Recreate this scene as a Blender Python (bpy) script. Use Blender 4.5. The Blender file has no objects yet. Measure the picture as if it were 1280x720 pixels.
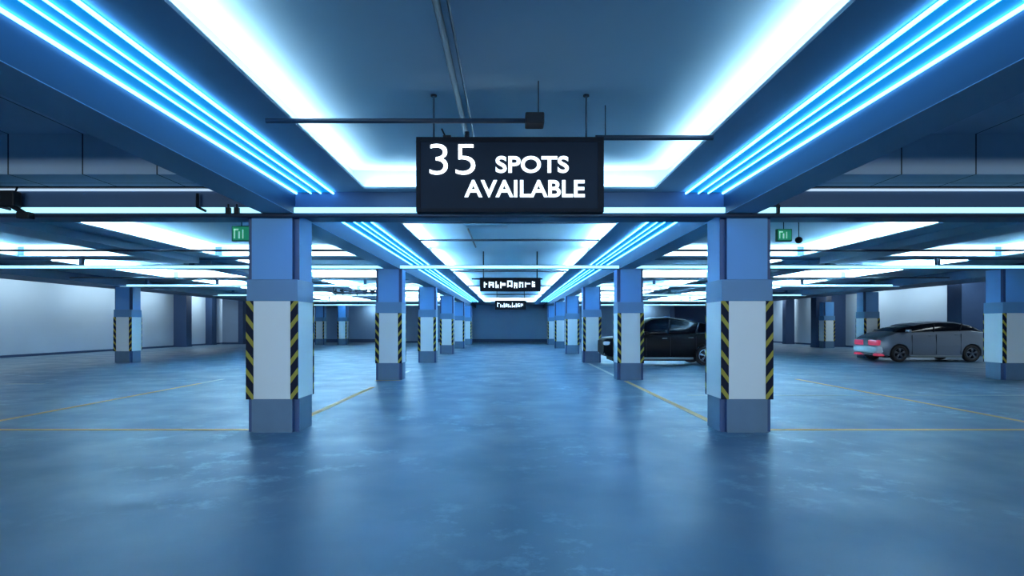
import bpy, bmesh, math, random
from mathutils import Vector, Matrix
random.seed(7)
PI = math.pi
S = bpy.context.scene
C = S.collection
H = 1.53                                   # eye height; heights above the eye are written H+z

# ------------------------------------------------------------------ materials
def mat(name, col, rough=0.6, metal=0.0, spec=0.5, emit=None, es=0.0, noise=0.0, nscale=3.0, bump=0.0, coat=0.0):
    m = bpy.data.materials.new(name); m.use_nodes = True
    nt = m.node_tree; b = nt.nodes['Principled BSDF']
    b.inputs['Base Color'].default_value = (*col, 1)
    b.inputs['Roughness'].default_value = rough
    b.inputs['Metallic'].default_value = metal
    b.inputs['Specular IOR Level'].default_value = spec
    b.inputs['Coat Weight'].default_value = coat
    if emit:
        b.inputs['Emission Color'].default_value = (*emit, 1)
        b.inputs['Emission Strength'].default_value = es
    if noise or bump:
        tc = nt.nodes.new('ShaderNodeTexCoord'); n = nt.nodes.new('ShaderNodeTexNoise')
        n.inputs['Scale'].default_value = nscale; n.inputs['Detail'].default_value = 5
        nt.links.new(tc.outputs['Object'], n.inputs['Vector'])
        if noise:
            mx = nt.nodes.new('ShaderNodeMix'); mx.data_type = 'RGBA'
            mx.inputs['A'].default_value = (*[c*(1-noise) for c in col], 1)
            mx.inputs['B'].default_value = (*[min(1, c*(1+noise)) for c in col], 1)
            nt.links.new(n.outputs['Fac'], mx.inputs['Factor'])
            nt.links.new(mx.outputs['Result'], b.inputs['Base Color'])
        if bump:
            bp = nt.nodes.new('ShaderNodeBump'); bp.inputs['Strength'].default_value = bump
            bp.inputs['Distance'].default_value = 0.02
            nt.links.new(n.outputs['Fac'], bp.inputs['Height']); nt.links.new(bp.outputs['Normal'], b.inputs['Normal'])
    return m

def math_node(nt, op, a, b=None):
    n = nt.nodes.new('ShaderNodeMath'); n.operation = op
    for i, v in enumerate((a, b)):
        if v is None: continue
        if isinstance(v, (int, float)): n.inputs[i].default_value = v
        else: nt.links.new(v, n.inputs[i])
    return n.outputs[0]

def joint_mat(name, col, px, pz, w=0.012):
    """painted concrete with narrow dark panel joints every px (across) and pz (up)"""
    m = mat(name, col, 0.65, noise=0.12, nscale=1.3)
    nt = m.node_tree; b = nt.nodes['Principled BSDF']
    src = b.inputs['Base Color'].links[0].from_socket
    g = nt.nodes.new('ShaderNodeNewGeometry'); s = nt.nodes.new('ShaderNodeSeparateXYZ')
    nt.links.new(g.outputs['Position'], s.inputs[0])
    fx = math_node(nt, 'FRACT', math_node(nt, 'DIVIDE', math_node(nt, 'ADD', s.outputs['X'], 40.18), px))
    jx = math_node(nt, 'LESS_THAN', fx, w/px*1.4)
    fy = math_node(nt, 'FRACT', math_node(nt, 'DIVIDE', math_node(nt, 'ADD', s.outputs['Y'], 40.0), 1.9))
    jy = math_node(nt, 'LESS_THAN', fy, w/1.9*1.4)
    j = math_node(nt, 'MAXIMUM', jx, jy)
    mx = nt.nodes.new('ShaderNodeMix'); mx.data_type = 'RGBA'
    nt.links.new(src, mx.inputs['A']); mx.inputs['B'].default_value = (0.01, 0.02, 0.04, 1)
    nt.links.new(j, mx.inputs['Factor']); nt.links.new(mx.outputs['Result'], b.inputs['Base Color'])
    return m

M = {}
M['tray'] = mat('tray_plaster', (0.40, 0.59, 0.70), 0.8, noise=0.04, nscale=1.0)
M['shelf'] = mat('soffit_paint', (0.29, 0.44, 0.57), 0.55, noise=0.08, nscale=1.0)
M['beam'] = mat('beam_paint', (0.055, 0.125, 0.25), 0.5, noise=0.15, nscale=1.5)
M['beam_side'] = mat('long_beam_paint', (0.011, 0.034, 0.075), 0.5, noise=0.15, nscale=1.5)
M['side'] = joint_mat('panelled_concrete', (0.45, 0.60, 0.75), 0.94, 0.5)
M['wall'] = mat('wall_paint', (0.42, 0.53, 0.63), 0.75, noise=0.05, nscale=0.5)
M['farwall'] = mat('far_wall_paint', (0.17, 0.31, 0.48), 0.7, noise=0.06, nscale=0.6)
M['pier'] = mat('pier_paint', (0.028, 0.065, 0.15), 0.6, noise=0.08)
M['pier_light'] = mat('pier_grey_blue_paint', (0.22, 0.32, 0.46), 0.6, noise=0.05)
M['col_up'] = mat('pillar_upper_paint', (0.11, 0.34, 0.68), 0.45, noise=0.05, nscale=2)
M['col_band'] = mat('pillar_band_paint', (0.10, 0.25, 0.44), 0.45, noise=0.05, nscale=2)
M['col_notch_shade'] = mat('pillar_groove_shade', (0.04, 0.09, 0.22), 0.5)  # corner shade painted as dark navy on the notch faces
M['col_white'] = mat('pillar_white_paint', (0.74, 0.80, 0.80), 0.4, noise=0.03, nscale=2)
M['col_base'] = mat('pillar_base_paint', (0.11, 0.20, 0.30), 0.5, noise=0.12, nscale=4)
M['black'] = mat('black_metal', (0.008, 0.012, 0.02), 0.5, spec=0.25)
M['pipe'] = mat('dark_pipe_paint', (0.02, 0.035, 0.07), 0.45)
M['grey_pipe'] = mat('grey_blue_conduit', (0.045, 0.08, 0.13), 0.4, spec=0.3)
M['housing'] = mat('sign_housing', (0.004, 0.007, 0.014), 0.6, spec=0.15)
M['screen'] = mat('sign_screen', (0.004, 0.009, 0.02), 0.6, spec=0.15, noise=0.3, nscale=3, emit=(0.02, 0.05, 0.11), es=0.08)
M['glyph'] = mat('lit_lettering', (0.8, 0.85, 0.9), 0.5, emit=(0.80, 0.92, 1.0), es=1.3)
M['glyph_hot'] = mat('lit_digits', (0.8, 0.85, 0.9), 0.5, emit=(0.85, 0.95, 1.0), es=3.0)
M['tube'] = mat('neon_tube', (0.8, 0.9, 1), 0.4, emit=(0.10, 0.44, 1.0), es=9.0)
M['diffuser'] = mat('blue_diffuser', (0.0, 0.36, 0.56), 0.45, emit=(0.0, 0.26, 0.70), es=0.6)
M['strip'] = mat('led_strip', (0.6, 0.8, 0.9), 0.4, emit=(0.34, 0.78, 1.0), es=1.5)
M['hairline'] = mat('led_hairline', (0.6, 0.8, 0.9), 0.4, emit=(0.55, 0.75, 0.95), es=0.9)
M['orange'] = mat('orange_line_paint', (0.85, 0.40, 0.11), 0.5, noise=0.25, nscale=6)
M['faded'] = mat('faded_line_paint', (0.50, 0.52, 0.45), 0.5, noise=0.25, nscale=6)
M['green'] = mat('exit_green', (0.02, 0.35, 0.16), 0.4, emit=(0.03, 0.45, 0.24), es=0.35)
M['green_dk'] = mat('exit_green_side', (0.02, 0.22, 0.10), 0.5)
M['pale'] = mat('exit_pale_mark', (0.6, 0.9, 0.75), 0.4, emit=(0.45, 0.9, 0.7), es=0.5)
M['tyre'] = mat('tyre_rubber', (0.012, 0.013, 0.016), 0.7)
M['rim'] = mat('alloy_rim', (0.16, 0.18, 0.21), 0.3, metal=0.8)
M['rim_bright'] = mat('polished_rim', (0.65, 0.68, 0.72), 0.18, metal=0.9)
M['glass'] = mat('dark_car_glass', (0.003, 0.004, 0.008), 0.12, spec=0.22)
M['silver'] = mat('silver_car_paint', (0.20, 0.24, 0.30), 0.32, metal=0.35, coat=0.4)
M['blackpaint'] = mat('black_car_paint', (0.003, 0.005, 0.008), 0.35, spec=0.12)
M['sill'] = mat('sill_trim', (0.20, 0.25, 0.27), 0.4, metal=0.3)
M['lamp_red'] = mat('red_lamp_lens', (0.75, 0.04, 0.10), 0.2, emit=(1.0, 0.12, 0.22), es=0.25)
M['lamp_clear'] = mat('clear_lamp_lens', (0.85, 0.88, 0.92), 0.15)
M['bumper_white'] = mat('white_bumper', (0.78, 0.80, 0.84), 0.35)
M['interior'] = mat('pale_seat_fabric', (0.55, 0.62, 0.70), 0.7)

# yellow / black diagonal hazard stripes that mirror about the pillar's middle
def hazard():
    m = mat('hazard_stripes', (0.3, 0.3, 0.05), 0.6, spec=0.15)
    nt = m.node_tree; b = nt.nodes['Principled BSDF']
    tc = nt.nodes.new('ShaderNodeTexCoord'); s = nt.nodes.new('ShaderNodeSeparateXYZ')
    nt.links.new(tc.outputs['Object'], s.inputs[0])
    ax = math_node(nt, 'ABSOLUTE', s.outputs['X']); ay = math_node(nt, 'ABSOLUTE', s.outputs['Y'])
    t = math_node(nt, 'MULTIPLY', math_node(nt, 'ADD', ax, ay), 1.35)
    v = math_node(nt, 'FRACT', math_node(nt, 'DIVIDE', math_node(nt, 'ADD', math_node(nt, 'SUBTRACT', s.outputs['Z'], t), 10.05), 0.255))
    f = math_node(nt, 'LESS_THAN', v, 0.36)
    mx = nt.nodes.new('ShaderNodeMix'); mx.data_type = 'RGBA'
    mx.inputs['A'].default_value = (0.008, 0.012, 0.03, 1); mx.inputs['B'].default_value = (0.38, 0.33, 0.06, 1)
    nt.links.new(f, mx.inputs['Factor']); nt.links.new(mx.outputs['Result'], b.inputs['Base Color'])
    return m
M['hazard'] = hazard()

def floor_mat():
    m = bpy.data.materials.new('sealed_blue_floor'); m.use_nodes = True
    nt = m.node_tree; b = nt.nodes['Principled BSDF']; L = nt.links.new
    tc = nt.nodes.new('ShaderNodeTexCoord')
    def noise(scale, detail, rough=0.5, stretch=(1, 1, 1)):
        mp = nt.nodes.new('ShaderNodeMapping'); mp.inputs['Scale'].default_value = stretch
        n = nt.nodes.new('ShaderNodeTexNoise'); n.inputs['Scale'].default_value = scale
        n.inputs['Detail'].default_value = detail; n.inputs['Roughness'].default_value = rough
        L(tc.outputs['Object'], mp.inputs['Vector']); L(mp.outputs['Vector'], n.inputs['Vector'])
        return n.outputs['Fac']
    def ramp(fac, p0, p1, c0=(0, 0, 0, 1), c1=(1, 1, 1, 1)):
        r = nt.nodes.new('ShaderNodeValToRGB'); r.color_ramp.elements[0].position = p0; r.color_ramp.elements[1].position = p1
        r.color_ramp.elements[0].color = c0; r.color_ramp.elements[1].color = c1
        L(fac, r.inputs['Fac']); return r.outputs['Color']
    big = noise(0.35, 4)
    base = ramp(big, 0.3, 0.72, (0.076, 0.148, 0.218, 1), (0.098, 0.182, 0.255, 1))
    # worn, scuffed patches
    scuff = noise(2.6, 9, 0.72)
    zone = noise(0.42, 2)
    sm = ramp(scuff, 0.52, 0.66); zm = ramp(zone, 0.45, 0.60)
    k = nt.nodes.new('ShaderNodeMath'); k.operation = 'MULTIPLY'; L(sm, k.inputs[0]); L(zm, k.inputs[1])
    k2 = math_node(nt, 'MULTIPLY', k.outputs[0], 0.9)
    mx = nt.nodes.new('ShaderNodeMix'); mx.data_type = 'RGBA'; L(base, mx.inputs['A'])
    mx.inputs['B'].default_value = (0.23, 0.38, 0.47, 1); L(k2, mx.inputs['Factor'])
    L(mx.outputs['Result'], b.inputs['Base Color'])
    rr = nt.nodes.new('ShaderNodeMapRange'); L(noise(1.1, 3), rr.inputs['Value'])
    rr.inputs['From Min'].default_value = 0.3; rr.inputs['From Max'].default_value = 0.7
    rr.inputs['To Min'].default_value = 0.33; rr.inputs['To Max'].default_value = 0.5
    L(rr.outputs['Result'], b.inputs['Roughness'])
    b.inputs['Specular IOR Level'].default_value = 0.5
    bp = nt.nodes.new('ShaderNodeBump'); bp.inputs['Strength'].default_value = 0.04; bp.inputs['Distance'].default_value = 0.01
    L(scuff, bp.inputs['Height']); L(bp.outputs['Normal'], b.inputs['Normal'])
    return m
M['floor'] = floor_mat()

# ------------------------------------------------------------------ mesh helpers
class MB:
    def __init__(s): s.bm = bmesh.new(); s.mats = []
    def mi(s, m):
        if m not in s.mats: s.mats.append(m)
        return s.mats.index(m)
    def box(s, x0, x1, y0, y1, z0, z1, m):
        i = s.mi(m); vs = [s.bm.verts.new(p) for p in ((x0,y0,z0),(x1,y0,z0),(x1,y1,z0),(x0,y1,z0),(x0,y0,z1),(x1,y0,z1),(x1,y1,z1),(x0,y1,z1))]
        for f in ((3,2,1,0),(4,5,6,7),(0,1,5,4),(1,2,6,5),(2,3,7,6),(3,0,4,7)):
            s.bm.faces.new([vs[k] for k in f]).material_index = i
        return s
    def tube(s, p0, p1, r, m, n=12, r1=None):
        i = s.mi(m); p0 = Vector(p0); p1 = Vector(p1); r1 = r if r1 is None else r1
        q = (p1-p0).to_track_quat('Z', 'Y'); rings = []
        for p, rr in ((p0, r), (p1, r1)):
            rings.append([s.bm.verts.new(p + q @ Vector((rr*math.cos(2*PI*k/n), rr*math.sin(2*PI*k/n), 0))) for k in range(n)])
        for k in range(n):
            f = s.bm.faces.new((rings[0][k], rings[0][(k+1) % n], rings[1][(k+1) % n], rings[1][k])); f.material_index = i; f.smooth = True
        s.bm.faces.new(rings[0][::-1]).material_index = i; s.bm.faces.new(rings[1]).material_index = i
        return s
    def prism(s, poly, z0, z1, m, side_mats=None):
        """poly in xy, counter-clockwise; side_mats: material per edge"""
        i = s.mi(m); a = [s.bm.verts.new((x, y, z0)) for x, y in poly]; b = [s.bm.verts.new((x, y, z1)) for x, y in poly]
        n = len(poly)
        for k in range(n):
            f = s.bm.faces.new((a[k], a[(k+1) % n], b[(k+1) % n], b[k]))
            f.material_index = s.mi(side_mats[k]) if side_mats else i
        s.bm.faces.new(a[::-1]).material_index = i; s.bm.faces.new(b).material_index = i
        return s
    def lathe(s, prof, m, n=40, axis='Y', c=(0, 0, 0)):
        """prof: list of (radius, along) closed loop about the axis"""
        i = s.mi(m); rings = []
        for k in range(n):
            a = 2*PI*k/n
            rings.append([s.bm.verts.new((c[0]+r*math.cos(a), c[1]+t, c[2]+r*math.sin(a)) if axis == 'Y' else (c[0]+r*math.cos(a), c[1]+r*math.sin(a), c[2]+t)) for r, t in prof])
        for k in range(n):
            A, B = rings[k], rings[(k+1) % n]
            for j in range(len(prof)):
                j2 = (j+1) % len(prof)
                f = s.bm.faces.new((A[j], A[j2], B[j2], B[j])); f.material_index = i; f.smooth = True
        return s
    def build(s, name, parent=None, bevel=0.0, loc=None):
        bmesh.ops.remove_doubles(s.bm, verts=s.bm.verts, dist=1e-6)
        bmesh.ops.recalc_face_normals(s.bm, faces=s.bm.faces)
        me = bpy.data.meshes.new(name); s.bm.to_mesh(me); s.bm.free()
        for m in s.mats: me.materials.append(m)
        o = bpy.data.objects.new(name, me); C.objects.link(o)
        if parent: o.parent = parent
        if loc: o.location = loc
        if bevel:
            b = o.modifiers.new('edge', 'BEVEL'); b.width = bevel; b.segments = 2; b.limit_method = 'ANGLE'
        return o

def tag(o, label, cat, group=None):
    o['label'] = label; o['category'] = cat
    if group: o['group'] = group
    return o
def thing(name, label, cat, loc=(0, 0, 0), group=None):
    o = bpy.data.objects.new(name, None); C.objects.link(o); o.location = loc; o.empty_display_size = 0.2
    return tag(o, label, cat, group)
def struct(o): o['kind'] = 'structure'; return o
def copy_tree(o, parent=None):
    c = o.copy(); C.objects.link(c)
    if parent: c.parent = parent
    for ch in list(o.children): copy_tree(ch, c)
    return c

# ------------------------------------------------------------------ the place
ROWS = [8.0, 15.7, 23.0, 30.2, 37.4, 44.6]
BD = 0.62                  # depth of a cross beam
YF, YB, XW = 51.0, -16.0, 24.0
ZB, ZS, ZT, ZC = H+1.59, H+1.91, H+2.21, H+2.7    # beam soffit, shelf soffit, tray ceiling, slab

b = MB(); b.box(-XW-0.3, XW+0.3, YB-0.3, YF+0.3, -0.2, 0, M['floor']); struct(b.build('floor'))

cm = MB()
def T(x0, x1, y0, y1, z0, z1, m): cm.box(min(x0, x1), max(x0, x1), y0, y1, z0, z1, m)
cm.box(-XW-0.3, XW+0.3, YB-0.3, YF+0.3, ZC, ZC+0.2, M['shelf'])
LIGHTS = []       # (centre, size_x, size_y, kind)
bays = [(YB, ROWS[0])] + [(ROWS[k]+BD, ROWS[k+1]) for k in range(5)]
for k, (y0, y1) in enumerate(bays):
    # middle tray: ledges of 0.19 with a small upstand hide the lamps; one long tray beyond the first cross beam
    if k < 2:
        cy1 = y1 if k == 0 else ROWS[5]+BD
        T(-2.25, 2.25, y0, cy1, ZT, ZC, M['tray'])                       # tray ceiling
        for s in (-1, 1):
            T(s*2.25, s*3.06, y0, cy1, ZS, ZC, M['shelf'])               # flat shelf that carries the neon
            T(s*2.03, s*2.25, y0, cy1-0.16, ZS, ZS+0.012, M['shelf'])    # ledge
            T(s*2.03, s*2.045, y0, cy1-0.16, ZS+0.01, ZS+0.032, M['shelf'])
            T(s*2.235, s*2.25, y0, cy1-0.02, ZS+0.01, ZT, M['tray'])
        T(-2.25, 2.25, cy1-0.18, cy1, ZS, ZS+0.012, M['shelf'])
        T(-2.045, 2.045, cy1-0.18, cy1-0.165, ZS+0.01, ZS+0.032, M['shelf'])
        T(-2.235, 2.235, cy1-0.02, cy1, ZS+0.01, ZT, M['tray'])
    for s in (-1, 1):
        if k == 0:
            T(s*3.5, s*17.0, y0, y1, H+2.42, ZC, M['side'])
            T(s*17.0, s*XW, y0, y1, H+2.6, ZC, M['shelf'])
            continue
        for xa, xb in ((3.5, 8.06), (9.9, 13.6)):
            T(s*xa, s*(xb+0.2), y0, y1, ZT, ZC, M['tray'])
            T(s*xb, s*(xb+0.2), y0, y1-0.16, ZS, ZS+0.012, M['shelf'])
            T(s*xb, s*(xb+0.015), y0, y1-0.16, ZS+0.01, ZS+0.032, M['shelf'])
            T(s*(xb+0.185), s*(xb+0.2), y0, y1, ZS+0.01, ZT, M['tray'])
            T(s*xa, s*(xb+0.2), y1-0.18, y1, ZS, ZS+0.012, M['shelf'])
            T(s*xa, s*xb, y1-0.18, y1-0.165, ZS+0.01, ZS+0.032, M['shelf'])
            T(s*xa, s*xb, y1-0.02, y1, ZS+0.01, ZT, M['tray'])
        T(s*8.26, s*9.9, y0, y1, ZS, ZC, M['shelf'])
        T(s*8.7, s*9.5, y0, y1, ZS-0.16, ZS, M['shelf'])
        T(s*13.8, s*16.0, y0, y1, ZS, ZC, M['shelf'])
T(-16.0, 16.0, ROWS[5]+BD, YF, ZS, ZC, M['shelf'])
struct(cm.build('ceiling'))

# walls
b = MB(); b.box(-XW-0.3, -XW, YB, YF, 0, ZC, M['wall']); struct(b.build('wall_left'))
b = MB(); b.box(XW, XW+0.3, YB, YF, 0, ZC, M['wall']); struct(b.build('wall_right'))
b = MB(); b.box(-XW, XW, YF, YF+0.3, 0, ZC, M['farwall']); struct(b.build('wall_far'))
b = MB(); b.box(-XW, XW, YB-0.3, YB, 0, ZC, M['wall']); struct(b.build('wall_behind'))
tn = [0]
def trim(mb):
    tn[0] += 1; return struct(mb.build('trim_%d' % tn[0]))
# long beams
for s in (-1, 1):
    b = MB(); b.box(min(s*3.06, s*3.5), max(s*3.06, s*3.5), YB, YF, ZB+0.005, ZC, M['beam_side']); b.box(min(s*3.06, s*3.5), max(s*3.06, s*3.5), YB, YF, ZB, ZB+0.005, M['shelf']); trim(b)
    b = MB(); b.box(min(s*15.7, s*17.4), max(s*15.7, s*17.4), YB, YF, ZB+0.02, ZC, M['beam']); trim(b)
# cross beams
for i, y in enumerate(ROWS):
    xe = 16.9
    if i == 0:
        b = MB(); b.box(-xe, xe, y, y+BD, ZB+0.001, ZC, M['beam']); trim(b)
    else:
        for s in (-1, 1):
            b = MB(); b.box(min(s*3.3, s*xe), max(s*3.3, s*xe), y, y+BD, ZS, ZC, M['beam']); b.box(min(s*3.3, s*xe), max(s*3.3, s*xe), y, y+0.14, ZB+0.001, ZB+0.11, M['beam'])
            for q in (5.9, 8.9, 12.0, 14.9): b.box(min(s*q, s*(q+.1)), max(s*q, s*(q+.1)), y+.02, y+.12, ZB+0.1, ZS+.01, M['beam'])
            trim(b)
    if i == 1:
        b = MB(); b.box(-3.3, 3.3, y, y+0.12, ZB+0.001, ZB+0.11, M['beam']); trim(b)
# secondary deep beams of the front side bays
for s in (-1, 1):
    b = MB(); b.box(min(s*3.5, s*16.0), max(s*3.5, s*16.0), 7.07, 7.68, ZS, ZC, M['side']); trim(b)
    b = MB(); b.box(min(s*3.5, s*16.0), max(s*3.5, s*16.0), 1.5, 2.1, ZS, ZC, M['side']); trim(b)
# dark shoes along the walls
for s, nm in ((-1, 'left'), (1, 'right')):
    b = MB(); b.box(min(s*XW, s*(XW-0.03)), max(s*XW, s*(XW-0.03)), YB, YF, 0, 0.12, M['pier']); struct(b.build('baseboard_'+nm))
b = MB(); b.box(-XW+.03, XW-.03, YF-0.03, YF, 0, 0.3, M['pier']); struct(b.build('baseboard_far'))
# wall piers (part of the shell)
def wpier(x0, x1, y0, y1, m):
    b = MB(); b.box(x0, x1, y0, y1, 0, ZC, M[m]); b.box(x0-0.02, x1+0.02, y0-0.02, y1+0.02, 0, 0.16, M['pier']); trim(b)
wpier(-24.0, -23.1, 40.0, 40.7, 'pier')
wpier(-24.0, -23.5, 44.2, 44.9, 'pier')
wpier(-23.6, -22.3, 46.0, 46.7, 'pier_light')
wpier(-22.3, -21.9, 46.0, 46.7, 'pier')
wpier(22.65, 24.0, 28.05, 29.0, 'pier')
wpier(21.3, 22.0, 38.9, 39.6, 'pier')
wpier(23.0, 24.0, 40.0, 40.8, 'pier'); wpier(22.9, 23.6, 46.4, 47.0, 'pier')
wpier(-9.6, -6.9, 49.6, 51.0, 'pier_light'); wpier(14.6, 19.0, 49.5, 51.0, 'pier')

# ------------------------------------------------------------------ pillars
W2, D2 = 0.365, 0.325
def notched(w, d, n):
    p = [(-w+n,-d),(w-n,-d),(w-n,-d+n),(w,-d+n),(w,d-n),(w-n,d-n),(w-n,d),(-w+n,d),(-w+n,d-n),(-w,d-n),(-w,-d+n),(-w+n,-d+n)]
    return p
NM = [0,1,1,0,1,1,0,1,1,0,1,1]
def make_pillar(label, zt=ZB):
    t = thing('concrete_pillar', label, 'pillar', (0, 0, 0), 'square garage pillars with striped corners')
    P = notched(W2, D2, 0.075)
    def shaft(nm, z0, z1, m):
        b = MB(); b.prism(P, z0, z1, M[m], [M['col_notch_shade'] if q else M[m] for q in NM]); return b.build(nm, t)
    shaft('base_plinth', 0, 0.48, 'col_base')
    b = MB(); b.box(-W2+.004, W2-.004, -D2+.004, D2-.004, 0.48, 1.88, M['col_white']); b.build('white_panel', t)
    b = MB(); b.box(-W2, W2, -D2, D2, 1.88, 2.19, M['col_band']); b.build('grey_band', t, 0.006)
    shaft('upper_shaft', 2.19, zt, 'col_up')
    g, th = 0.10, 0.010
    for sx in (-1, 1):
        for sy in (-1, 1):
            ox, oy = sx*(W2+th-0.004), sy*(D2+th-0.004)
            ix, iy = sx*(W2-.003), sy*(D2-.003)
            gx, gy = sx*(W2-g), sy*(D2-0.018)
            poly = [(ox, oy), (gx, oy), (gx, iy), (ix, iy), (ix, gy), (ox, gy)]
            b = MB(); b.prism(poly, 0.475, 1.882, M['hazard']); b.build('corner_guard', t)
    return t
proto = None
used = False
def pillar(x, y, label):
    global proto, used
    if proto is None:
        proto = make_pillar(label); t = proto
    else:
        t = copy_tree(proto); t['label'] = label
    t.location = (x, y+D2, 0)
    return t
ordn = ['nearest', 'second', 'third', 'fourth', 'fifth', 'farthest']
for s, sd in ((-1, 'left'), (1, 'right')):
    for i, y in enumerate(ROWS):
        how = ['%s and largest pillar left in the photo, white panel, striped corners' % 'nearest' if s < 0 else 'nearest and largest pillar right of the centre aisle, white panel, striped corners'][0] if i == 0 else \
              '%s pillar from the camera in the row along the %s side of the aisle' % (ordn[i], sd)
        if i == 0 and s < 0: how = 'nearest and largest pillar left of the centre aisle, white panel, striped corners'
        pillar(s*3.395, y, how)
pillar(-15.9, 23.0, 'lone small pillar standing clear before the long left wall')
pillar(-15.15, 44.6, 'tiny far pillar seen just right of the nearest left pillar')
pillar(-13.35, 44.6, 'tiny far pillar halfway between the two nearest left aisle pillars')
pillar(14.20, 15.7, 'large pillar cut by the right edge of the photo, beside the silver car')
pillar(17.15, 26.5, 'small pillar behind the red-lamped left end of the silver car')
pillar(21.6, 37.8, 'small far pillar between dark wall piers, left of the silver car')

# ------------------------------------------------------------------ neon light runs
def neon(s, y0, y1, label):
    t = thing('neon_light', label, 'light', (s*2.775, (y0+y1)/2, ZS), 'four-line blue neon runs under the ceiling shelf')
    h = (y1-y0)/2
    b = MB(); b.box(-0.262, 0.262, -h, h, -0.012, -0.001, M['diffuser']); b.build('diffuser', t)
    for x, r in ((-0.262, 0.015), (-0.085, 0.009), (0.055, 0.009), (0.262, 0.015)):
        b = MB(); b.tube((s*x, -h, -0.026), (s*x, h, -0.026), r, M['tube'], 8); b.build('light_tube', t)
ords = ['nearest', 'second', 'third', 'fourth', 'fifth', 'farthest']
for s, sd in ((-1, 'left'), (1, 'right')):
    for k, (y0, y1) in enumerate(bays):
        neon(s, (max(y0, -4.0) if k < 2 else y0-BD)+0.02, y1-0.02, '%s blue and white neon light run on the %s of the aisle ceiling' % (ords[k], sd))

# LED strips on the faces of the cross beams, and the pipes under them
def led(i, y, xa, xb, where):
    xc = (xa+xb)/2; h = (xb-xa)/2
    t = thing('led_strip_light', 'pale cyan strip light on the %s cross beam from the camera%s' % (ords[i], where), 'light', (xc, y, ZB), 'strip lights on the cross beams')
    b = MB(); b.box(-h, h, -0.035, -0.004, 0.0, 0.10, M['beam']); b.build('mounting_rail', t)
    b = MB(); b.box(-h+.02, h-.02, -0.052, -0.034, 0.012, 0.088, M['strip']); b.build('diffuser', t)
for i, y in enumerate(ROWS):
    if i < 2: led(i, y, -16.0, 16.0, '')
    else:
        led(i, y, -16.0, -3.52, ', left of the aisle'); led(i, y, 3.52, 16.0, ', right of the aisle')
for s, sd in ((-1, 'left'), (1, 'right')):
    b = MB(); x0, x1 = sorted((s*4.2, s*15.8)); b.box(x0, x1, 7.975, 7.999, ZS+0.01, ZS+0.04, M['hairline'])
    tag(b.build('led_line_light'), 'hair-thin white light line high on the nearest cross beam, %s side' % sd, 'light')
    b = MB(); b.box(x0, x1, 7.94, 7.999, ZS+0.045, ZS+0.085, M['pipe'])
    tag(b.build('cable_duct'), 'black cable duct above the thin white light line, %s side' % sd, 'duct')
def pipe(p0, p1, r, label, m='pipe', name='ceiling_pipe', cat='pipe', group=None):
    b = MB(); b.tube(p0, p1, r, M[m], 12); return tag(b.build(name), label, cat, group)
pipe((-15.9, 7.93, ZB-0.03), (15.9, 7.93, ZB-0.03), 0.030, 'long dark pipe running just below the nearest cross beam across the whole view')
# dark pipes crossing the trays
pipe((-2.2, 5.06, H+1.85), (0.14, 5.06, H+1.85), 0.022, 'dark horizontal pipe ending in a black box above the big sign')
b = MB(); b.box(0.14, 0.31, 4.97, 5.14, H+1.80, H+1.90, M['black']); tag(b.build('junction_box', bevel=0.012), 'black box at the end of the pipe above the big sign', 'box')
pipe((0.26, 5.06, H+1.90), (0.26, 5.06, ZT), 0.006, 'thin rod holding the black box up to the ceiling', name='hanger_rod', cat='rod')
pipe((0.86, 5.62, H+1.885), (2.04, 5.62, H+1.885), 0.026, 'dark pipe running right from the big sign to the bright cove')
pipe((0.96, 5.62, H+1.90), (0.96, 5.62, ZT), 0.006, 'short thin rod above the pipe right of the big sign', name='hanger_rod', cat='rod')
for j, (yy, z, r, nm) in enumerate(((10.55, ZS+0.035, 0.024, 'first'), (12.75, ZS+0.035, 0.024, 'second'), (20.0, ZS+0.04, 0.03, 'third'), (27.5, ZS+0.04, 0.035, 'fourth'), (35.0, ZS+0.04, 0.04, 'fifth'))):
    pipe((-2.04, yy, z), (2.04, yy, z), r, '%s thin cross pipe in the bright aisle ceiling beyond the big sign' % nm)
for s, sd in ((-1, 'left'), (1, 'right')):
    for yy, nm in ((12.75, 'nearer'), (20.0, 'farther')):
        x0, x1 = sorted((s*3.5, s*15.9)); pipe((x0, yy, ZS-0.2), (x1, yy, ZS-0.2), 0.025, '%s dark pipe crossing the bright ceiling of the %s bays' % (nm, sd))
    x0 = s*6.9; pipe((x0, YB, H+2.36), (x0, 7.07, H+2.36), 0.03, 'dark lengthwise conduit under the panelled ceiling, %s front bay' % sd)
# lengthwise conduits above the sign
pipe((-0.50, YB, H+2.20), (-0.50, 7.99, H+2.20), 0.028, 'thick grey conduit running lengthwise under the ceiling above the sign', 'grey_pipe')
pipe((-0.42, YB, H+2.215), (-0.42, 7.99, H+2.215), 0.012, 'thin conduit running right beside the thick one above the sign', 'grey_pipe')
pipe((-0.95, 8.62, H+2.2), (-0.95, 15.69, H+2.2), 0.022, 'grey conduit running lengthwise in the ceiling bay beyond the sign', 'pipe')
b = MB(); b.box(-0.9, 0.0, 10.9, 11.25, ZS+0.05, ZS+0.11, M['tray']); b.box(-0.86, -0.04, 10.94, 11.21, ZS+0.035, ZS+0.05, M['wall'])
b.tube((-0.8, 11.07, ZS+0.1), (-0.8, 11.07, ZT), 0.008, M['black']); b.tube((-0.1, 11.07, ZS+0.1), (-0.1, 11.07, ZT), 0.008, M['black'])
tag(b.build('ceiling_panel', bevel=0.004), 'pale rectangular unit hung in the aisle ceiling beyond the big sign', 'panel')

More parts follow.
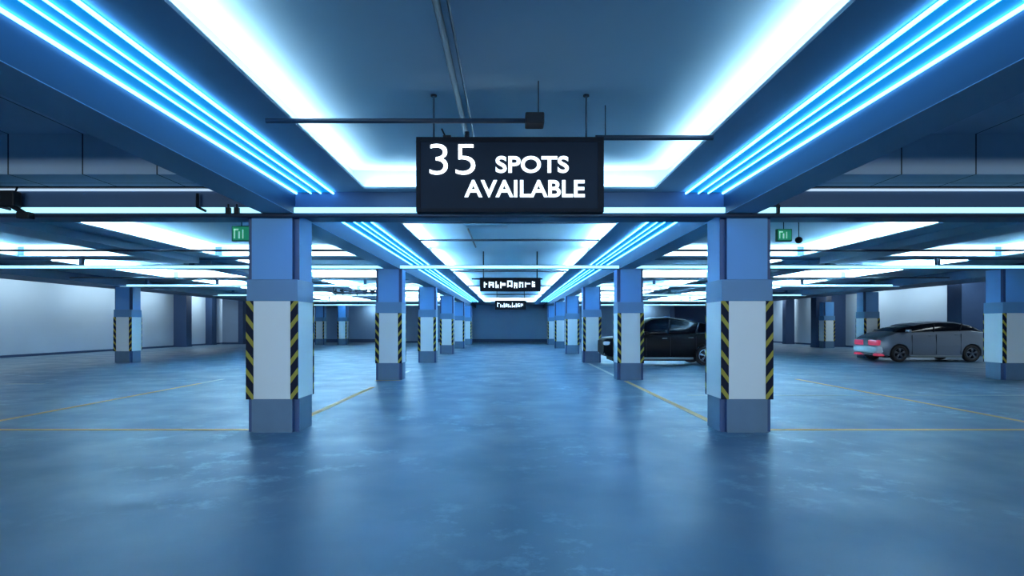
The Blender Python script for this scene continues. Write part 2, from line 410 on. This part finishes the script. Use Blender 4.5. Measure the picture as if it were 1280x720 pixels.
# ------------------------------------------------------------------ signs
def text_mesh(txt, x0, x1, z0, z1, y, m, name, parent, off=0.0, depth=0.008):
    cu = bpy.data.curves.new(name, 'FONT'); cu.body = txt; cu.extrude = 0.02; cu.offset = off; cu.resolution_u = 6
    o = bpy.data.objects.new(name+'_tmp', cu); C.objects.link(o)
    dg = bpy.context.evaluated_depsgraph_get(); dg.update()
    me = bpy.data.meshes.new_from_object(o.evaluated_get(dg)); me.name = name
    bpy.data.objects.remove(o); bpy.data.curves.remove(cu)
    xs = [v.co.x for v in me.vertices]; ys = [v.co.y for v in me.vertices]
    ax, bx, ay, by = min(xs), max(xs), min(ys), max(ys)
    for v in me.vertices:
        u, w, d = v.co
        v.co = ((u-ax)/(bx-ax)*(x1-x0)+x0, y - (d/0.02)*depth, (w-ay)/(by-ay)*(z1-z0)+z0)
    me.materials.clear(); me.materials.append(M[m])
    r = bpy.data.objects.new(name, me); C.objects.link(r); r.parent = parent
    return r
D = 5.3; k = 700.0/D
def PX(x): return (x-637.0)/k
def PZ(y): return H+(407.0-y)/k
t = thing('hanging_sign', 'big black hanging sign reading 35 SPOTS AVAILABLE in white light', 'sign', (0, D, 0))
x0, x1, z0, z1 = PX(520), PX(755), PZ(265), PZ(171)
b = MB(); b.box(x0, x1, 0.014, 0.13, z0, z1, M['housing'])
fr = 0.035
b.box(x0, x1, 0, 0.02, z0, z0+fr, M['housing']); b.box(x0, x1, 0, 0.02, z1-fr*1.3, z1, M['housing'])
b.box(x0, x0+fr*1.2, 0, 0.02, z0+fr, z1-fr*1.3, M['housing']); b.box(x1-fr*1.6, x1, 0, 0.02, z0+fr, z1-fr*1.3, M['housing'])
b.build('housing', t, 0.004)
b = MB(); b.box(x0+fr, x1-fr, 0.010, 0.016, z0+fr*.9, z1-fr, M['screen']); b.build('screen', t)
text_mesh('35', PX(537), PX(594), PZ(218), PZ(180), 0.004, 'glyph_hot', 'lit_digits', t, -0.012)
text_mesh('SPOTS', PX(619.5), PX(711), PZ(216), PZ(195), 0.004, 'glyph', 'lit_word', t, 0.022)
text_mesh('AVAILABLE', PX(580.5), PX(731), PZ(246.5), PZ(225), 0.004, 'glyph', 'lit_word', t, 0.022)
for px in (541, 734):
    b = MB(); b.tube((PX(px), 0.07, z1-0.01), (PX(px), 0.07, ZT), 0.010, M['grey_pipe']); b.tube((PX(px), 0.07, ZT-0.012), (PX(px), 0.07, ZT), 0.03, M['black']); b.build('hanger_rod', t)
b = MB(); b.box(PX(553), PX(563), 0.04, 0.10, z1, z1+0.03, M['black']); b.tube((PX(556), 0.07, z1+0.02), (PX(551), 0.07, z1+0.10), 0.008, M['black']); b.build('cable_bracket', t)
b = MB(); b.tube((PX(583), 0.07, z1), (PX(583), 0.07, z1+0.07), 0.022, M['black']); b.build('cable_gland', t)

# two distant signs whose lit marks are too small to read
def far_sign(xc, y, w, zb, zt, label, seed):
    t = thing('hanging_sign', label, 'sign', (xc, y, 0))
    b = MB(); b.box(-w/2, w/2, 0, 0.18, zb, zt, M['housing']); b.box(-w/2-0.25, w/2+.06, 0.04, 0.14, zt-0.05, zt-0.01, M['housing'])
    b.build('housing', t, 0.01)
    rnd = random.Random(seed); h = zt-zb; n = 9; b = MB(); x = -w/2+0.12
    while x < w/2-0.22:
        ww = rnd.uniform(0.07, 0.16); zz = zb+h*rnd.uniform(0.22, 0.32); hh = h*rnd.uniform(0.35, 0.5)
        th = 0.035
        b.box(x, x+th, -0.02, 0.005, zz, zz+hh, M['glyph'])
        if rnd.random() < .6: b.box(x+ww-th, x+ww, -0.02, 0.005, zz, zz+hh*rnd.uniform(.5, 1), M['glyph'])
        for q in range(rnd.choice((1, 2))):
            z2 = zz+hh*rnd.uniform(0.0, 0.85); b.box(x, x+ww, -0.021, 0.005, z2, z2+th, M['glyph'])
        x += ww+0.05
    b.build('lit_marks', t)
    for sx in (-w/2+0.1, w/2-0.1):
        b = MB(); b.tube((sx, 0.09, zt-.02), (sx, 0.09, ZT), 0.018, M['black']); b.build('hanger_rod', t)
far_sign(0.02, 16.6, 1.80, H+1.02, H+1.42, 'smaller black hanging sign far down the aisle, white illegible marks', 3)
far_sign(0.06, 31.5, 1.75, H+0.90, H+1.42, 'smallest and farthest black sign hanging low at the end of the aisle', 5)

# green exit lights and small fittings
def exit_light(x, y, z, w, h, label):
    t = thing('exit_light', label, 'exit light', (x, y, z))
    b = MB(); b.box(-w/2, w/2, 0, 0.07, 0, h, M['green_dk']); b.build('housing', t, 0.006)
    b = MB(); b.box(-w/2+.02, w/2-.02, -0.008, 0.002, 0.02, h-.02, M['green']); b.build('screen', t)
    b = MB(); b.box(-w*.36, -w*.30, -0.014, -0.006, 0.05, h*.8, M['pale']); b.box(-w*.12, -w*.04, -0.014, -0.006, 0.05, h*.62, M['pale'])
    b.box(w*.1, w*.15, -0.014, -0.006, 0.05, h*.75, M['pale']); b.box(-w*.36, -w*.12, -0.014, -0.006, h*.7, h*.8, M['pale']); b.build('lit_marks', t)
    b = MB(); b.tube((0, 0.035, h), (0, 0.035, ZT-z), 0.008, M['black']); b.build('hanger_rod', t)
exit_light(-5.28, 11.0, H+1.66, 0.36, 0.30, 'green lit exit light hanging left of the nearest left pillar')
exit_light(5.40, 11.0, H+1.66, 0.30, 0.24, 'green lit exit light hanging right of the nearest right pillar')
t = thing('dome_camera', 'small black ball camera hanging beside the right green exit light', 'camera', (5.68, 11.0, H+1.68))
b = MB(); b.lathe([(0.001, -0.07), (0.045, -0.055), (0.07, -0.01), (0.065, 0.03), (0.03, 0.06), (0.001, 0.062)], M['black'], 20, 'Z'); b.build('camera_dome', t)
b = MB(); b.tube((0, 0, 0.05), (0, 0, ZT-H-1.68), 0.008, M['black']); b.build('hanger_rod', t)
# cluster of black fittings at the far left of the nearest beam
t = thing('junction_box', 'cluster of black boxes and cables at the left edge on the nearest beam', 'box', (-7.05, 7.902, ZS-0.08))
b = MB(); b.box(-0.20, 0.14, -0.10, 0.04, -0.17, 0.06, M['black']); b.box(-0.42, -0.2, -0.06, 0.03, -0.2, 0.0, M['black']); b.build('housing', t, 0.02)
b = MB(); b.box(-0.15, 0.05, 0.038, 0.098, -0.10, 0.05, M['black']); b.build('mounting_plate', t)
b = MB(); b.tube((0.05, -0.04, -0.14), (0.26, -0.04, -0.27), 0.035, M['black']); b.box(0.16, 0.34, -0.09, 0.02, -0.33, -0.24, M['black']); b.build('bracket', t, 0.01)
b = MB(); b.tube((0.10, -0.03, 0.05), (0.14, -0.03, 0.13), 0.012, M['black']); b.tube((-0.35, -0.05, -0.1), (0.05, -0.05, -0.2), 0.018, M['pipe']); b.build('cable', t)
b = MB(); b.tube((-4.42, 7.93, ZS-0.04), (-4.42, 7.93, ZB-0.02+0.10), 0.022, M['black']); b.tube((-4.42, 7.93, ZB+0.09), (-4.30, 7.93, ZB+0.03), 0.018, M['black'])
tag(b.build('cable_hook'), 'small black hook crossing the left strip light near the pillar', 'hook')
for x, lb in ((-3.98, 'left one of two small black clamps on the strip light beside the left pillar'), (-3.86, 'right one of two small black clamps on the strip light beside the left pillar')):
    b = MB(); b.box(x-0.035, x+0.035, 7.90, 7.95, ZB-0.01, ZB+0.08, M['black']); b.tube((x, 7.925, ZB+.07), (x, 7.925, ZB+.13), 0.012, M['black']); tag(b.build('cable_clamp', bevel=.006), lb, 'clamp')
for x, lb in ((3.42, 'small dark clamp on the beam above the nearest right pillar'), (3.80, 'small dark clamp on the strip light at the right corner of the nearest right pillar')):
    b = MB(); b.box(x-0.02, x+0.02, 7.90, 7.95, ZB, ZB+0.12, M['black']); b.tube((x, 7.925, ZB+.11), (x, 7.925, ZB+.17), 0.010, M['black']); tag(b.build('cable_clamp', bevel=.006), lb, 'clamp')
# tangle of pipework in the bright bay between the first two left pillars
t = thing('pipe_cluster', 'dark tangle of small pipes in the ceiling between the first two left pillars', 'pipework', (-7.0, 27.0, ZS-0.33))
rnd = random.Random(11); b = MB()
b.tube((-1.55, 0, 0), (1.7, 0, 0.02), 0.05, M['pipe']); b.tube((-1.2, 0.1, .12), (1.5, 0.1, .12), 0.04, M['pipe'])
for q in range(9):
    x = -1.4+q*0.35; b.tube((x, 0.05, -0.08-0.06*rnd.random()), (x+rnd.uniform(-.15, .15), 0.05, 0.2), 0.03, M['pipe'], 8)
    b.box(x-0.07, x+0.07, -0.02, 0.12, -0.06, 0.04+0.06*rnd.random(), M['pipe'])
b.tube((-1.5, .05, .1), (-1.5, .05, .33+ZT-ZS), .02, M['pipe'], 8); b.tube((1.6, .05, .0), (1.6, .05, ZT-ZS+.33), .02, M['pipe'], 8)
b.build('pipework', t)

# ------------------------------------------------------------------ floor lines
def line(x0, x1, y0, y1, label, m='orange'):
    b = MB(); b.box(x0, x1, y0, y1, 0.0005, 0.004, M[m]); tag(b.build('parking_line'), label, 'line')
line(-15.0, -3.76, 8.17, 8.28, 'thin orange line running left across the floor from the nearest left pillar')
line(3.76, 15.0, 8.17, 8.28, 'thin orange line running right across the floor from the nearest right pillar')
line(-8.25, -8.13, 8.4, 14.8, 'long orange parking line slanting across the floor in the left bay')
line(8.13, 8.25, 8.4, 16.0, 'long orange parking line slanting across the floor in the right bay')
line(-3.46, -3.34, 8.66, 13.9, 'orange line on the floor between the first two left pillars')
line(3.14, 3.26, 8.66, 15.4, 'yellow-orange line on the floor between the first two right pillars')
line(3.14, 3.26, 16.5, 22.6, 'faded line on the floor between the second and third right pillars', 'faded')
line(-3.46, -3.34, 17.0, 19.0, 'short faded dash on the floor beyond the second left pillar', 'faded')
line(-8.25, -8.13, 14.8, 16.0, 'faded pale end of the long left parking line', 'faded')
line(-3.75, -3.05, 15.55, 15.63, 'short yellow line at the foot of the second left pillar')
line(-13.2, -12.2, 14.6, 14.75, 'short pale dash on the floor at the left edge', 'faded')
line(3.9, 12.0, 12.25, 12.31, 'very faint pale line crossing the right bay floor', 'faded')

# ------------------------------------------------------------------ cars
def interp(pts, x):
    if x <= pts[0][0]: return pts[0][1]
    for (a, u), (c, v) in zip(pts, pts[1:]):
        if x <= c:
            f = (x-a)/(c-a); f = f*f*(3-2*f)*0.5+f*0.5; return u+(v-u)*f
    return pts[-1][1]
def loft(name, xs, sec, m, parent, closed_under=True):
    bm = bmesh.new(); rings = []
    for x in xs:
        half = sec(x); pts = [(y, z) for y, z in half]
        full = [(-y, z) for y, z in pts] + [(y, z) for y, z in reversed(pts)]
        rings.append([bm.verts.new((x, y, z)) for y, z in full])
    n = len(rings[0])
    for A, B in zip(rings, rings[1:]):
        for j in range(n):
            bm.faces.new((A[j], A[(j+1) % n], B[(j+1) % n], B[j]))
    bm.faces.new(rings[0]); bm.faces.new(rings[-1][::-1])
    bmesh.ops.recalc_face_normals(bm, faces=bm.faces)
    for f in bm.faces: f.smooth = True
    me = bpy.data.meshes.new(name); bm.to_mesh(me); bm.free(); me.materials.append(m)
    o = bpy.data.objects.new(name, me); C.objects.link(o); o.parent = parent
    return o
def cut_wheels(o, wx, r, W):
    for x in wx:
        cb = MB(); cb.tube((x, -W, r), (x, W, r), r*1.16, M['black'], 40); c = cb.build('cutter')
        md = o.modifiers.new('arch', 'BOOLEAN'); md.operation = 'DIFFERENCE'; md.solver = 'EXACT'; md.object = c
        p = o.parent; o.parent = None
        dg = bpy.context.evaluated_depsgraph_get(); dg.update()
        me = bpy.data.meshes.new_from_object(o.evaluated_get(dg)); o.modifiers.clear(); o.data = me; o.parent = p
        bpy.data.objects.remove(c)
    me = o.data
    for poly in me.polygons: poly.use_smooth = True
    try: me.set_sharp_from_angle(angle=math.radians(35))
    except Exception: pass
def wheel(t, x, y, r, side, rimm):
    b = MB(); w = 0.21
    b.lathe([(r*.66, -w/2+.01), (r*.9, -w/2), (r*.985, -w/2+.03), (r, -w/4), (r, w/4), (r*.985, w/2-.03), (r*.9, w/2), (r*.66, w/2-.01)], M['tyre'], 40)
    o = b.build('wheel', t, loc=(x, y, r))
    b = MB(); yy = side*(w/2-0.02)
    b.lathe([(r*.60, -0.05*side+yy), (r*.68, -.05*side+yy), (r*.68, 0.012*side+yy), (r*.62, .012*side+yy)], rimm, 36)
    for q in range(5):
        a = 2*PI*q/5+0.3
        for da in (-0.13, 0.13):
            b.tube((math.cos(a)*r*.1, yy, math.sin(a)*r*.1), (math.cos(a+da)*r*.64, yy, math.sin(a+da)*r*.64), r*.065, rimm, 6)
    b.tube((0, yy-.03, 0), (0, yy+.03, 0), r*.16, rimm, 16)
    b.tube((0, yy-side*.10, 0), (0, yy-side*.06, 0), r*.66, M['black'], 30)
    b.build('rim', o)

def car(label, loc, P):
    t = thing('car', label, 'car', loc)
    L, W, r = P['L'], P['W'], P['r']; hwm = W/2
    def plan(x):
        e = min(x, L-x); q = max(0.0, 1-e/0.55); return hwm*(1-0.24*q*q)
    def sec(x):
        w = plan(x); zb = interp(P['low'], x); zt = interp(P['belt'], x); m = zb+(zt-zb)*0.5
        return [(0.001, zb), (w*.80, zb), (w*.95, zb+0.05), (w*.99, zb+(zt-zb)*.25), (w, m), (w*.985, zb+(zt-zb)*.75), (w*.945, zt-0.03), (w*.90, zt), (w*.5, zt+0.035), (0.001, zt+0.045)]
    xs = [L*i/60 for i in range(61)]; xs[0] = 0.0
    body = loft('body', xs, sec, P['paint'], t); cut_wheels(body, P['wx'], r, W)
    ga, gb = P['glass']
    def roofw(x, z): return plan(x)*0.92
    def gsec(x):
        w = plan(x); zt = interp(P['belt'], x)-0.01; zr = max(zt+0.02, interp(P['roof'], x)-0.015); h = zr-zt
        return [(0.001, zt-.05), (w*.90, zt-.05), (w*.885, zt+h*.15), (w*.80, zt+h*.82), (w*.70, zt+h*.94), (w*.35, zr), (0.001, zr+.008)]
    gx = [ga+(gb-ga)*i/40 for i in range(41)]
    loft('side_glass', gx, gsec, M['glass'], t)
    # roof skin just proud of the glass
    ra, rb = P['roofspan']
    bm = bmesh.new(); rows = []
    for i in range(31):
        x = ra+(rb-ra)*i/30; w = plan(x); zt = interp(P['belt'], x)-0.01; zr = max(zt+0.02, interp(P['roof'], x)); h = zr-zt
        pts = [(-w*.73, zt+h*.93), (-w*.66, zt+h*.985), (-w*.35, zr+.015), (0, zr+.022), (w*.35, zr+.015), (w*.66, zt+h*.985), (w*.73, zt+h*.93)]
        rows.append([bm.verts.new((x, y, z)) for y, z in pts])
    for A, B in zip(rows, rows[1:]):
        for j in range(6): f = bm.faces.new((A[j], B[j], B[j+1], A[j+1])); f.smooth = True
    bmesh.ops.recalc_face_normals(bm, faces=bm.faces)
    me = bpy.data.meshes.new('roof'); bm.to_mesh(me); bm.free(); me.materials.append(P['paint'])
    o = bpy.data.objects.new('roof', me); C.objects.link(o); o.parent = t
    sm = o.modifiers.new('thick', 'SOLIDIFY'); sm.thickness = 0.02
    # pillars between the side windows
    for px, sl in P['pillars']:
        for sd in (-1, 1):
            zt = interp(P['belt'], px); zr = interp(P['roof'], px); w = plan(px); h = zr-zt
            b = MB(); b.tube((px, sd*w*.905, zt-.02), (px+sl, sd*w*.80, zt+h*.82), 0.026, M['black'], 8); b.build('window_pillar', t)
    for sd in (-1, 1):
        for x in P['wx']: wheel(t, x, sd*(hwm-0.115), r, sd, P['rim'])
        # door mirror
        mx, = (P['mirror'],); zt = interp(P['belt'], mx)
        b = MB(); b.box(mx-.05, mx+.09, min(sd*hwm*.95, sd*(hwm+.17)), max(sd*hwm*.95, sd*(hwm+.17)), zt-.01, zt+.12, P['mirrorm']); b.build('door_mirror', t, 0.025)
        # sill
        xa, xb = P['wx'][0]+r*1.25, P['wx'][1]-r*1.25; zb = interp(P['low'], (xa+xb)/2)
        b = MB(); b.box(xa, xb, min(sd*(hwm*.93), sd*hwm*1.0), max(sd*hwm*.93, sd*hwm*1.0), zb-0.01, zb+0.07, P['sill']); b.build('sill_trim', t, 0.01)
        for dx in P['handles']:
            zt = interp(P['belt'], dx); b = MB(); b.box(dx-.09, dx+.09, min(sd*(hwm*.97), sd*(hwm*1.012)), max(sd*hwm*.97, sd*hwm*1.012), zt-.17, zt-.145, P['handlem']); b.build('door_handle', t, .005)
        for dx in P['seams']:
            zt = interp(P['belt'], dx); zb = interp(P['low'], dx); w = plan(dx)
            b = MB(); b.box(dx-.006, dx+.006, min(sd*w*.982, sd*w*1.002), max(sd*w*.982, sd*w*1.002), zb+.12, zt-.12, M['black']); b.build('door_seam', t)
    b = MB(); b.box(0.35, L-0.35, -hwm+.30, hwm-.30, 0.17, 0.6, M['black']); b.build('underbody', t)
    return t, plan, hwm

silver = dict(L=4.75, W=1.90, r=0.355, wx=(0.84, 3.88), paint=M['silver'], rim=M['rim'], mirror=1.12, mirrorm=M['silver'],
    low=[(0, .40), (.2, .26), (.6, .20), (4.0, .20), (4.5, .26), (4.75, .45)],
    belt=[(0, .95), (.1, 1.02), (.4, 1.12), (.75, 1.24), (2.0, 1.27), (3.8, 1.32), (4.5, 1.25), (4.75, 1.12)],
    roof=[(0.6, 1.22), (1.25, 1.49), (1.95, 1.64), (2.65, 1.70), (3.3, 1.68), (4.0, 1.55), (4.45, 1.32)],
    glass=(0.62, 4.4), roofspan=(1.55, 3.95), pillars=((2.3, 0.10), (3.4, 0.18)), sill=M['sill'],
    handles=(2.15, 3.25), handlem=M['sill'], seams=(1.35, 2.37, 3.4))
t, plan, hw = car('silver grey car with black windows and red lamps parked before the right wall', (15.55, 24.45, 0), silver)
for sd in (-1, 1):
    b = MB(); b.box(-0.03, 0.30, min(sd*0.16, sd*0.80), max(sd*.16, sd*.80), 0.68, 0.92, M['lamp_red']); b.build('red_lamp', t, 0.05)
    b = MB(); b.box(-0.03, 0.28, min(sd*.50, sd*.82), max(sd*.5, sd*.82), 0.24, 0.34, M['lamp_red']); b.build('red_reflector', t, 0.03)
b = MB(); b.box(-0.06, 0.36, -0.84, 0.84, 0.36, 0.66, M['bumper_white']); b.build('bumper', t, 0.07)
for x, z in ((1.75, 1.45), (2.65, 1.50)):
    b = MB(); b.box(x-.12, x+.12, -.66, -.40, 1.30, z+.09, M['interior']); b.build('headrest', t, 0.05)

suv = dict(L=4.78, W=1.92, r=0.375, wx=(0.88, 3.86), paint=M['blackpaint'], rim=M['rim_bright'], mirror=1.55, mirrorm=M['blackpaint'],
    low=[(0, .45), (.2, .30), (.8, .25), (4.2, .25), (4.6, .32), (4.78, .5)],
    belt=[(0, .92), (.12, 1.02), (.8, 1.10), (1.25, 1.18), (3.2, 1.22), (4.4, 1.28), (4.78, 1.15)],
    roof=[(1.0, 1.17), (1.45, 1.58), (1.9, 1.82), (2.5, 1.87), (3.1, 1.78), (3.9, 1.62), (4.45, 1.45), (4.7, 1.25)],
    glass=(1.0, 4.65), roofspan=(1.6, 4.3), pillars=((2.45, 0.08), (3.5, 0.15)), sill=M['sill'],
    handles=(2.3, 3.3), handlem=M['sill'], seams=(1.6, 2.52, 3.5))
t, plan, hw = car('black car parked between the second and nearest right aisle pillars', (3.62, 22.15, 0), suv)
t.location.y = 21.35+0.96
for sd in (-1, 1):
    b = MB(); b.box(-0.01, 0.42, min(sd*.60, sd*.86), max(sd*.6, sd*.86), 0.78, 0.92, M['lamp_clear']); b.build('head_lamp', t, 0.04)
    b = MB(); b.tube((0.03, sd*.62, .48), (0.25, sd*.62, .48), .07, M['lamp_clear'], 16); b.build('fog_lamp', t)

# ------------------------------------------------------------------ lights
def area(name, loc, sx, sy, power, col, rot=(0, 0, 0)):
    l = bpy.data.lights.new(name, 'AREA'); l.shape = 'RECTANGLE'; l.size = sx; l.size_y = sy; l.energy = power; l.color = col
    o = bpy.data.objects.new(name, l); C.objects.link(o); o.location = loc; o.rotation_euler = rot
    return o
COOL = (0.76, 0.92, 1.0)
PM = 13.0     # watts per metre of cove lamp
for k, (y0, y1) in enumerate(bays):
    pm = PM*(3.2 if k else 0.6); ya = max(y0, -12.0); L = y1-0.2-ya; yc = (y1-0.2+ya)/2
    for s in (-1, 1):
        area('cove_lamp', (s*2.14, yc, ZS+0.026), 0.05, L, pm*L, COOL, (PI, s*(0.9 if k else 0.35), 0))
        if k:
            for xb in (8.06, 13.6):
                area('cove_lamp', (s*(xb+0.11), yc, ZS+0.026), 0.05, L, pm*(0.75 if k == 1 else 1.8)*L, COOL, (PI, s*0.85, 0))
            area('cove_lamp', (s*5.8, y1-0.1, ZS+0.026), 4.3, 0.05, pm*(1.2 if k == 1 else 4.5), COOL, (PI-0.3, 0, 0))
            area('cove_lamp', (s*11.8, y1-0.1, ZS+0.026), 3.4, 0.05, pm*(0.8 if k == 1 else 4.0), COOL, (PI-0.3, 0, 0))
    if k in (0, 5): area('cove_lamp', (0, (y1 if k == 0 else y1+BD)-0.1, ZS+0.026), 4.0, 0.05, pm*(3.0 if k else 4.0), COOL, (PI-0.3, 0, 0))
# unseen fill lights added behind the camera to brighten the pillar faces
for x in (-14, -8.5, -3, 3, 8.5, 14):
    area('unseen_rear_fill', (x, YB+0.15, 2.9), 1.6, 0.5, 420, COOL, (PI/2, 0, 0))
for x in (-20.5, -17, -12, 12, 21):
    area('unseen_fill_light', (x, YF-0.7, ZS-0.05), 1.6, 0.2, 45, COOL, (0.3, 0, 0))  # out of view, added to lift the brightness of the far wall
# unseen lamps added above the outer aisles to brighten side walls and floor
for s in (-1, 1):
    for y, ll, pw in ((26.0, 5.5, 105), (32.0, 4.5, 95), (36.8, 3.5, 85), (42.5, 2.5, 100), (48.0, 2.2, 100)):
        area('unseen_fill_light', (s*22.6, y, H+2.62), 0.4, ll, pw, COOL, (0, -s*0.45, 0))
    area('unseen_fill_light', (s*20.5, 20.0, H+2.62), 0.6, 3.0, 120, COOL, (0, 0, 0))

# ------------------------------------------------------------------ world, camera, view
w = bpy.data.worlds.new('World'); S.world = w; w.use_nodes = True
w.node_tree.nodes['Background'].inputs['Color'].default_value = (0.02, 0.05, 0.1, 1)
w.node_tree.nodes['Background'].inputs['Strength'].default_value = 0.3
cam = bpy.data.cameras.new('Camera'); co = bpy.data.objects.new('Camera', cam); C.objects.link(co)
co.location = (0, 0, H); co.rotation_euler = (PI/2, 0, 0)
cam.sensor_width = 36; cam.lens = 700/1280*36; cam.shift_y = 47/1280; cam.shift_x = 3/1280
cam.clip_start = 0.05; cam.clip_end = 200
S.camera = co
vs = S.view_settings; vs.view_transform = 'Standard'; vs.look = 'None'; vs.gamma = 1.0; vs.use_curve_mapping = False
vs.exposure = 0.0
cy = S.cycles; cy.use_denoising = True; cy.max_bounces = 8; cy.diffuse_bounces = 5; cy.glossy_bounces = 4
cy.caustics_reflective = False; cy.caustics_refractive = False; cy.sample_clamp_indirect = 0.0
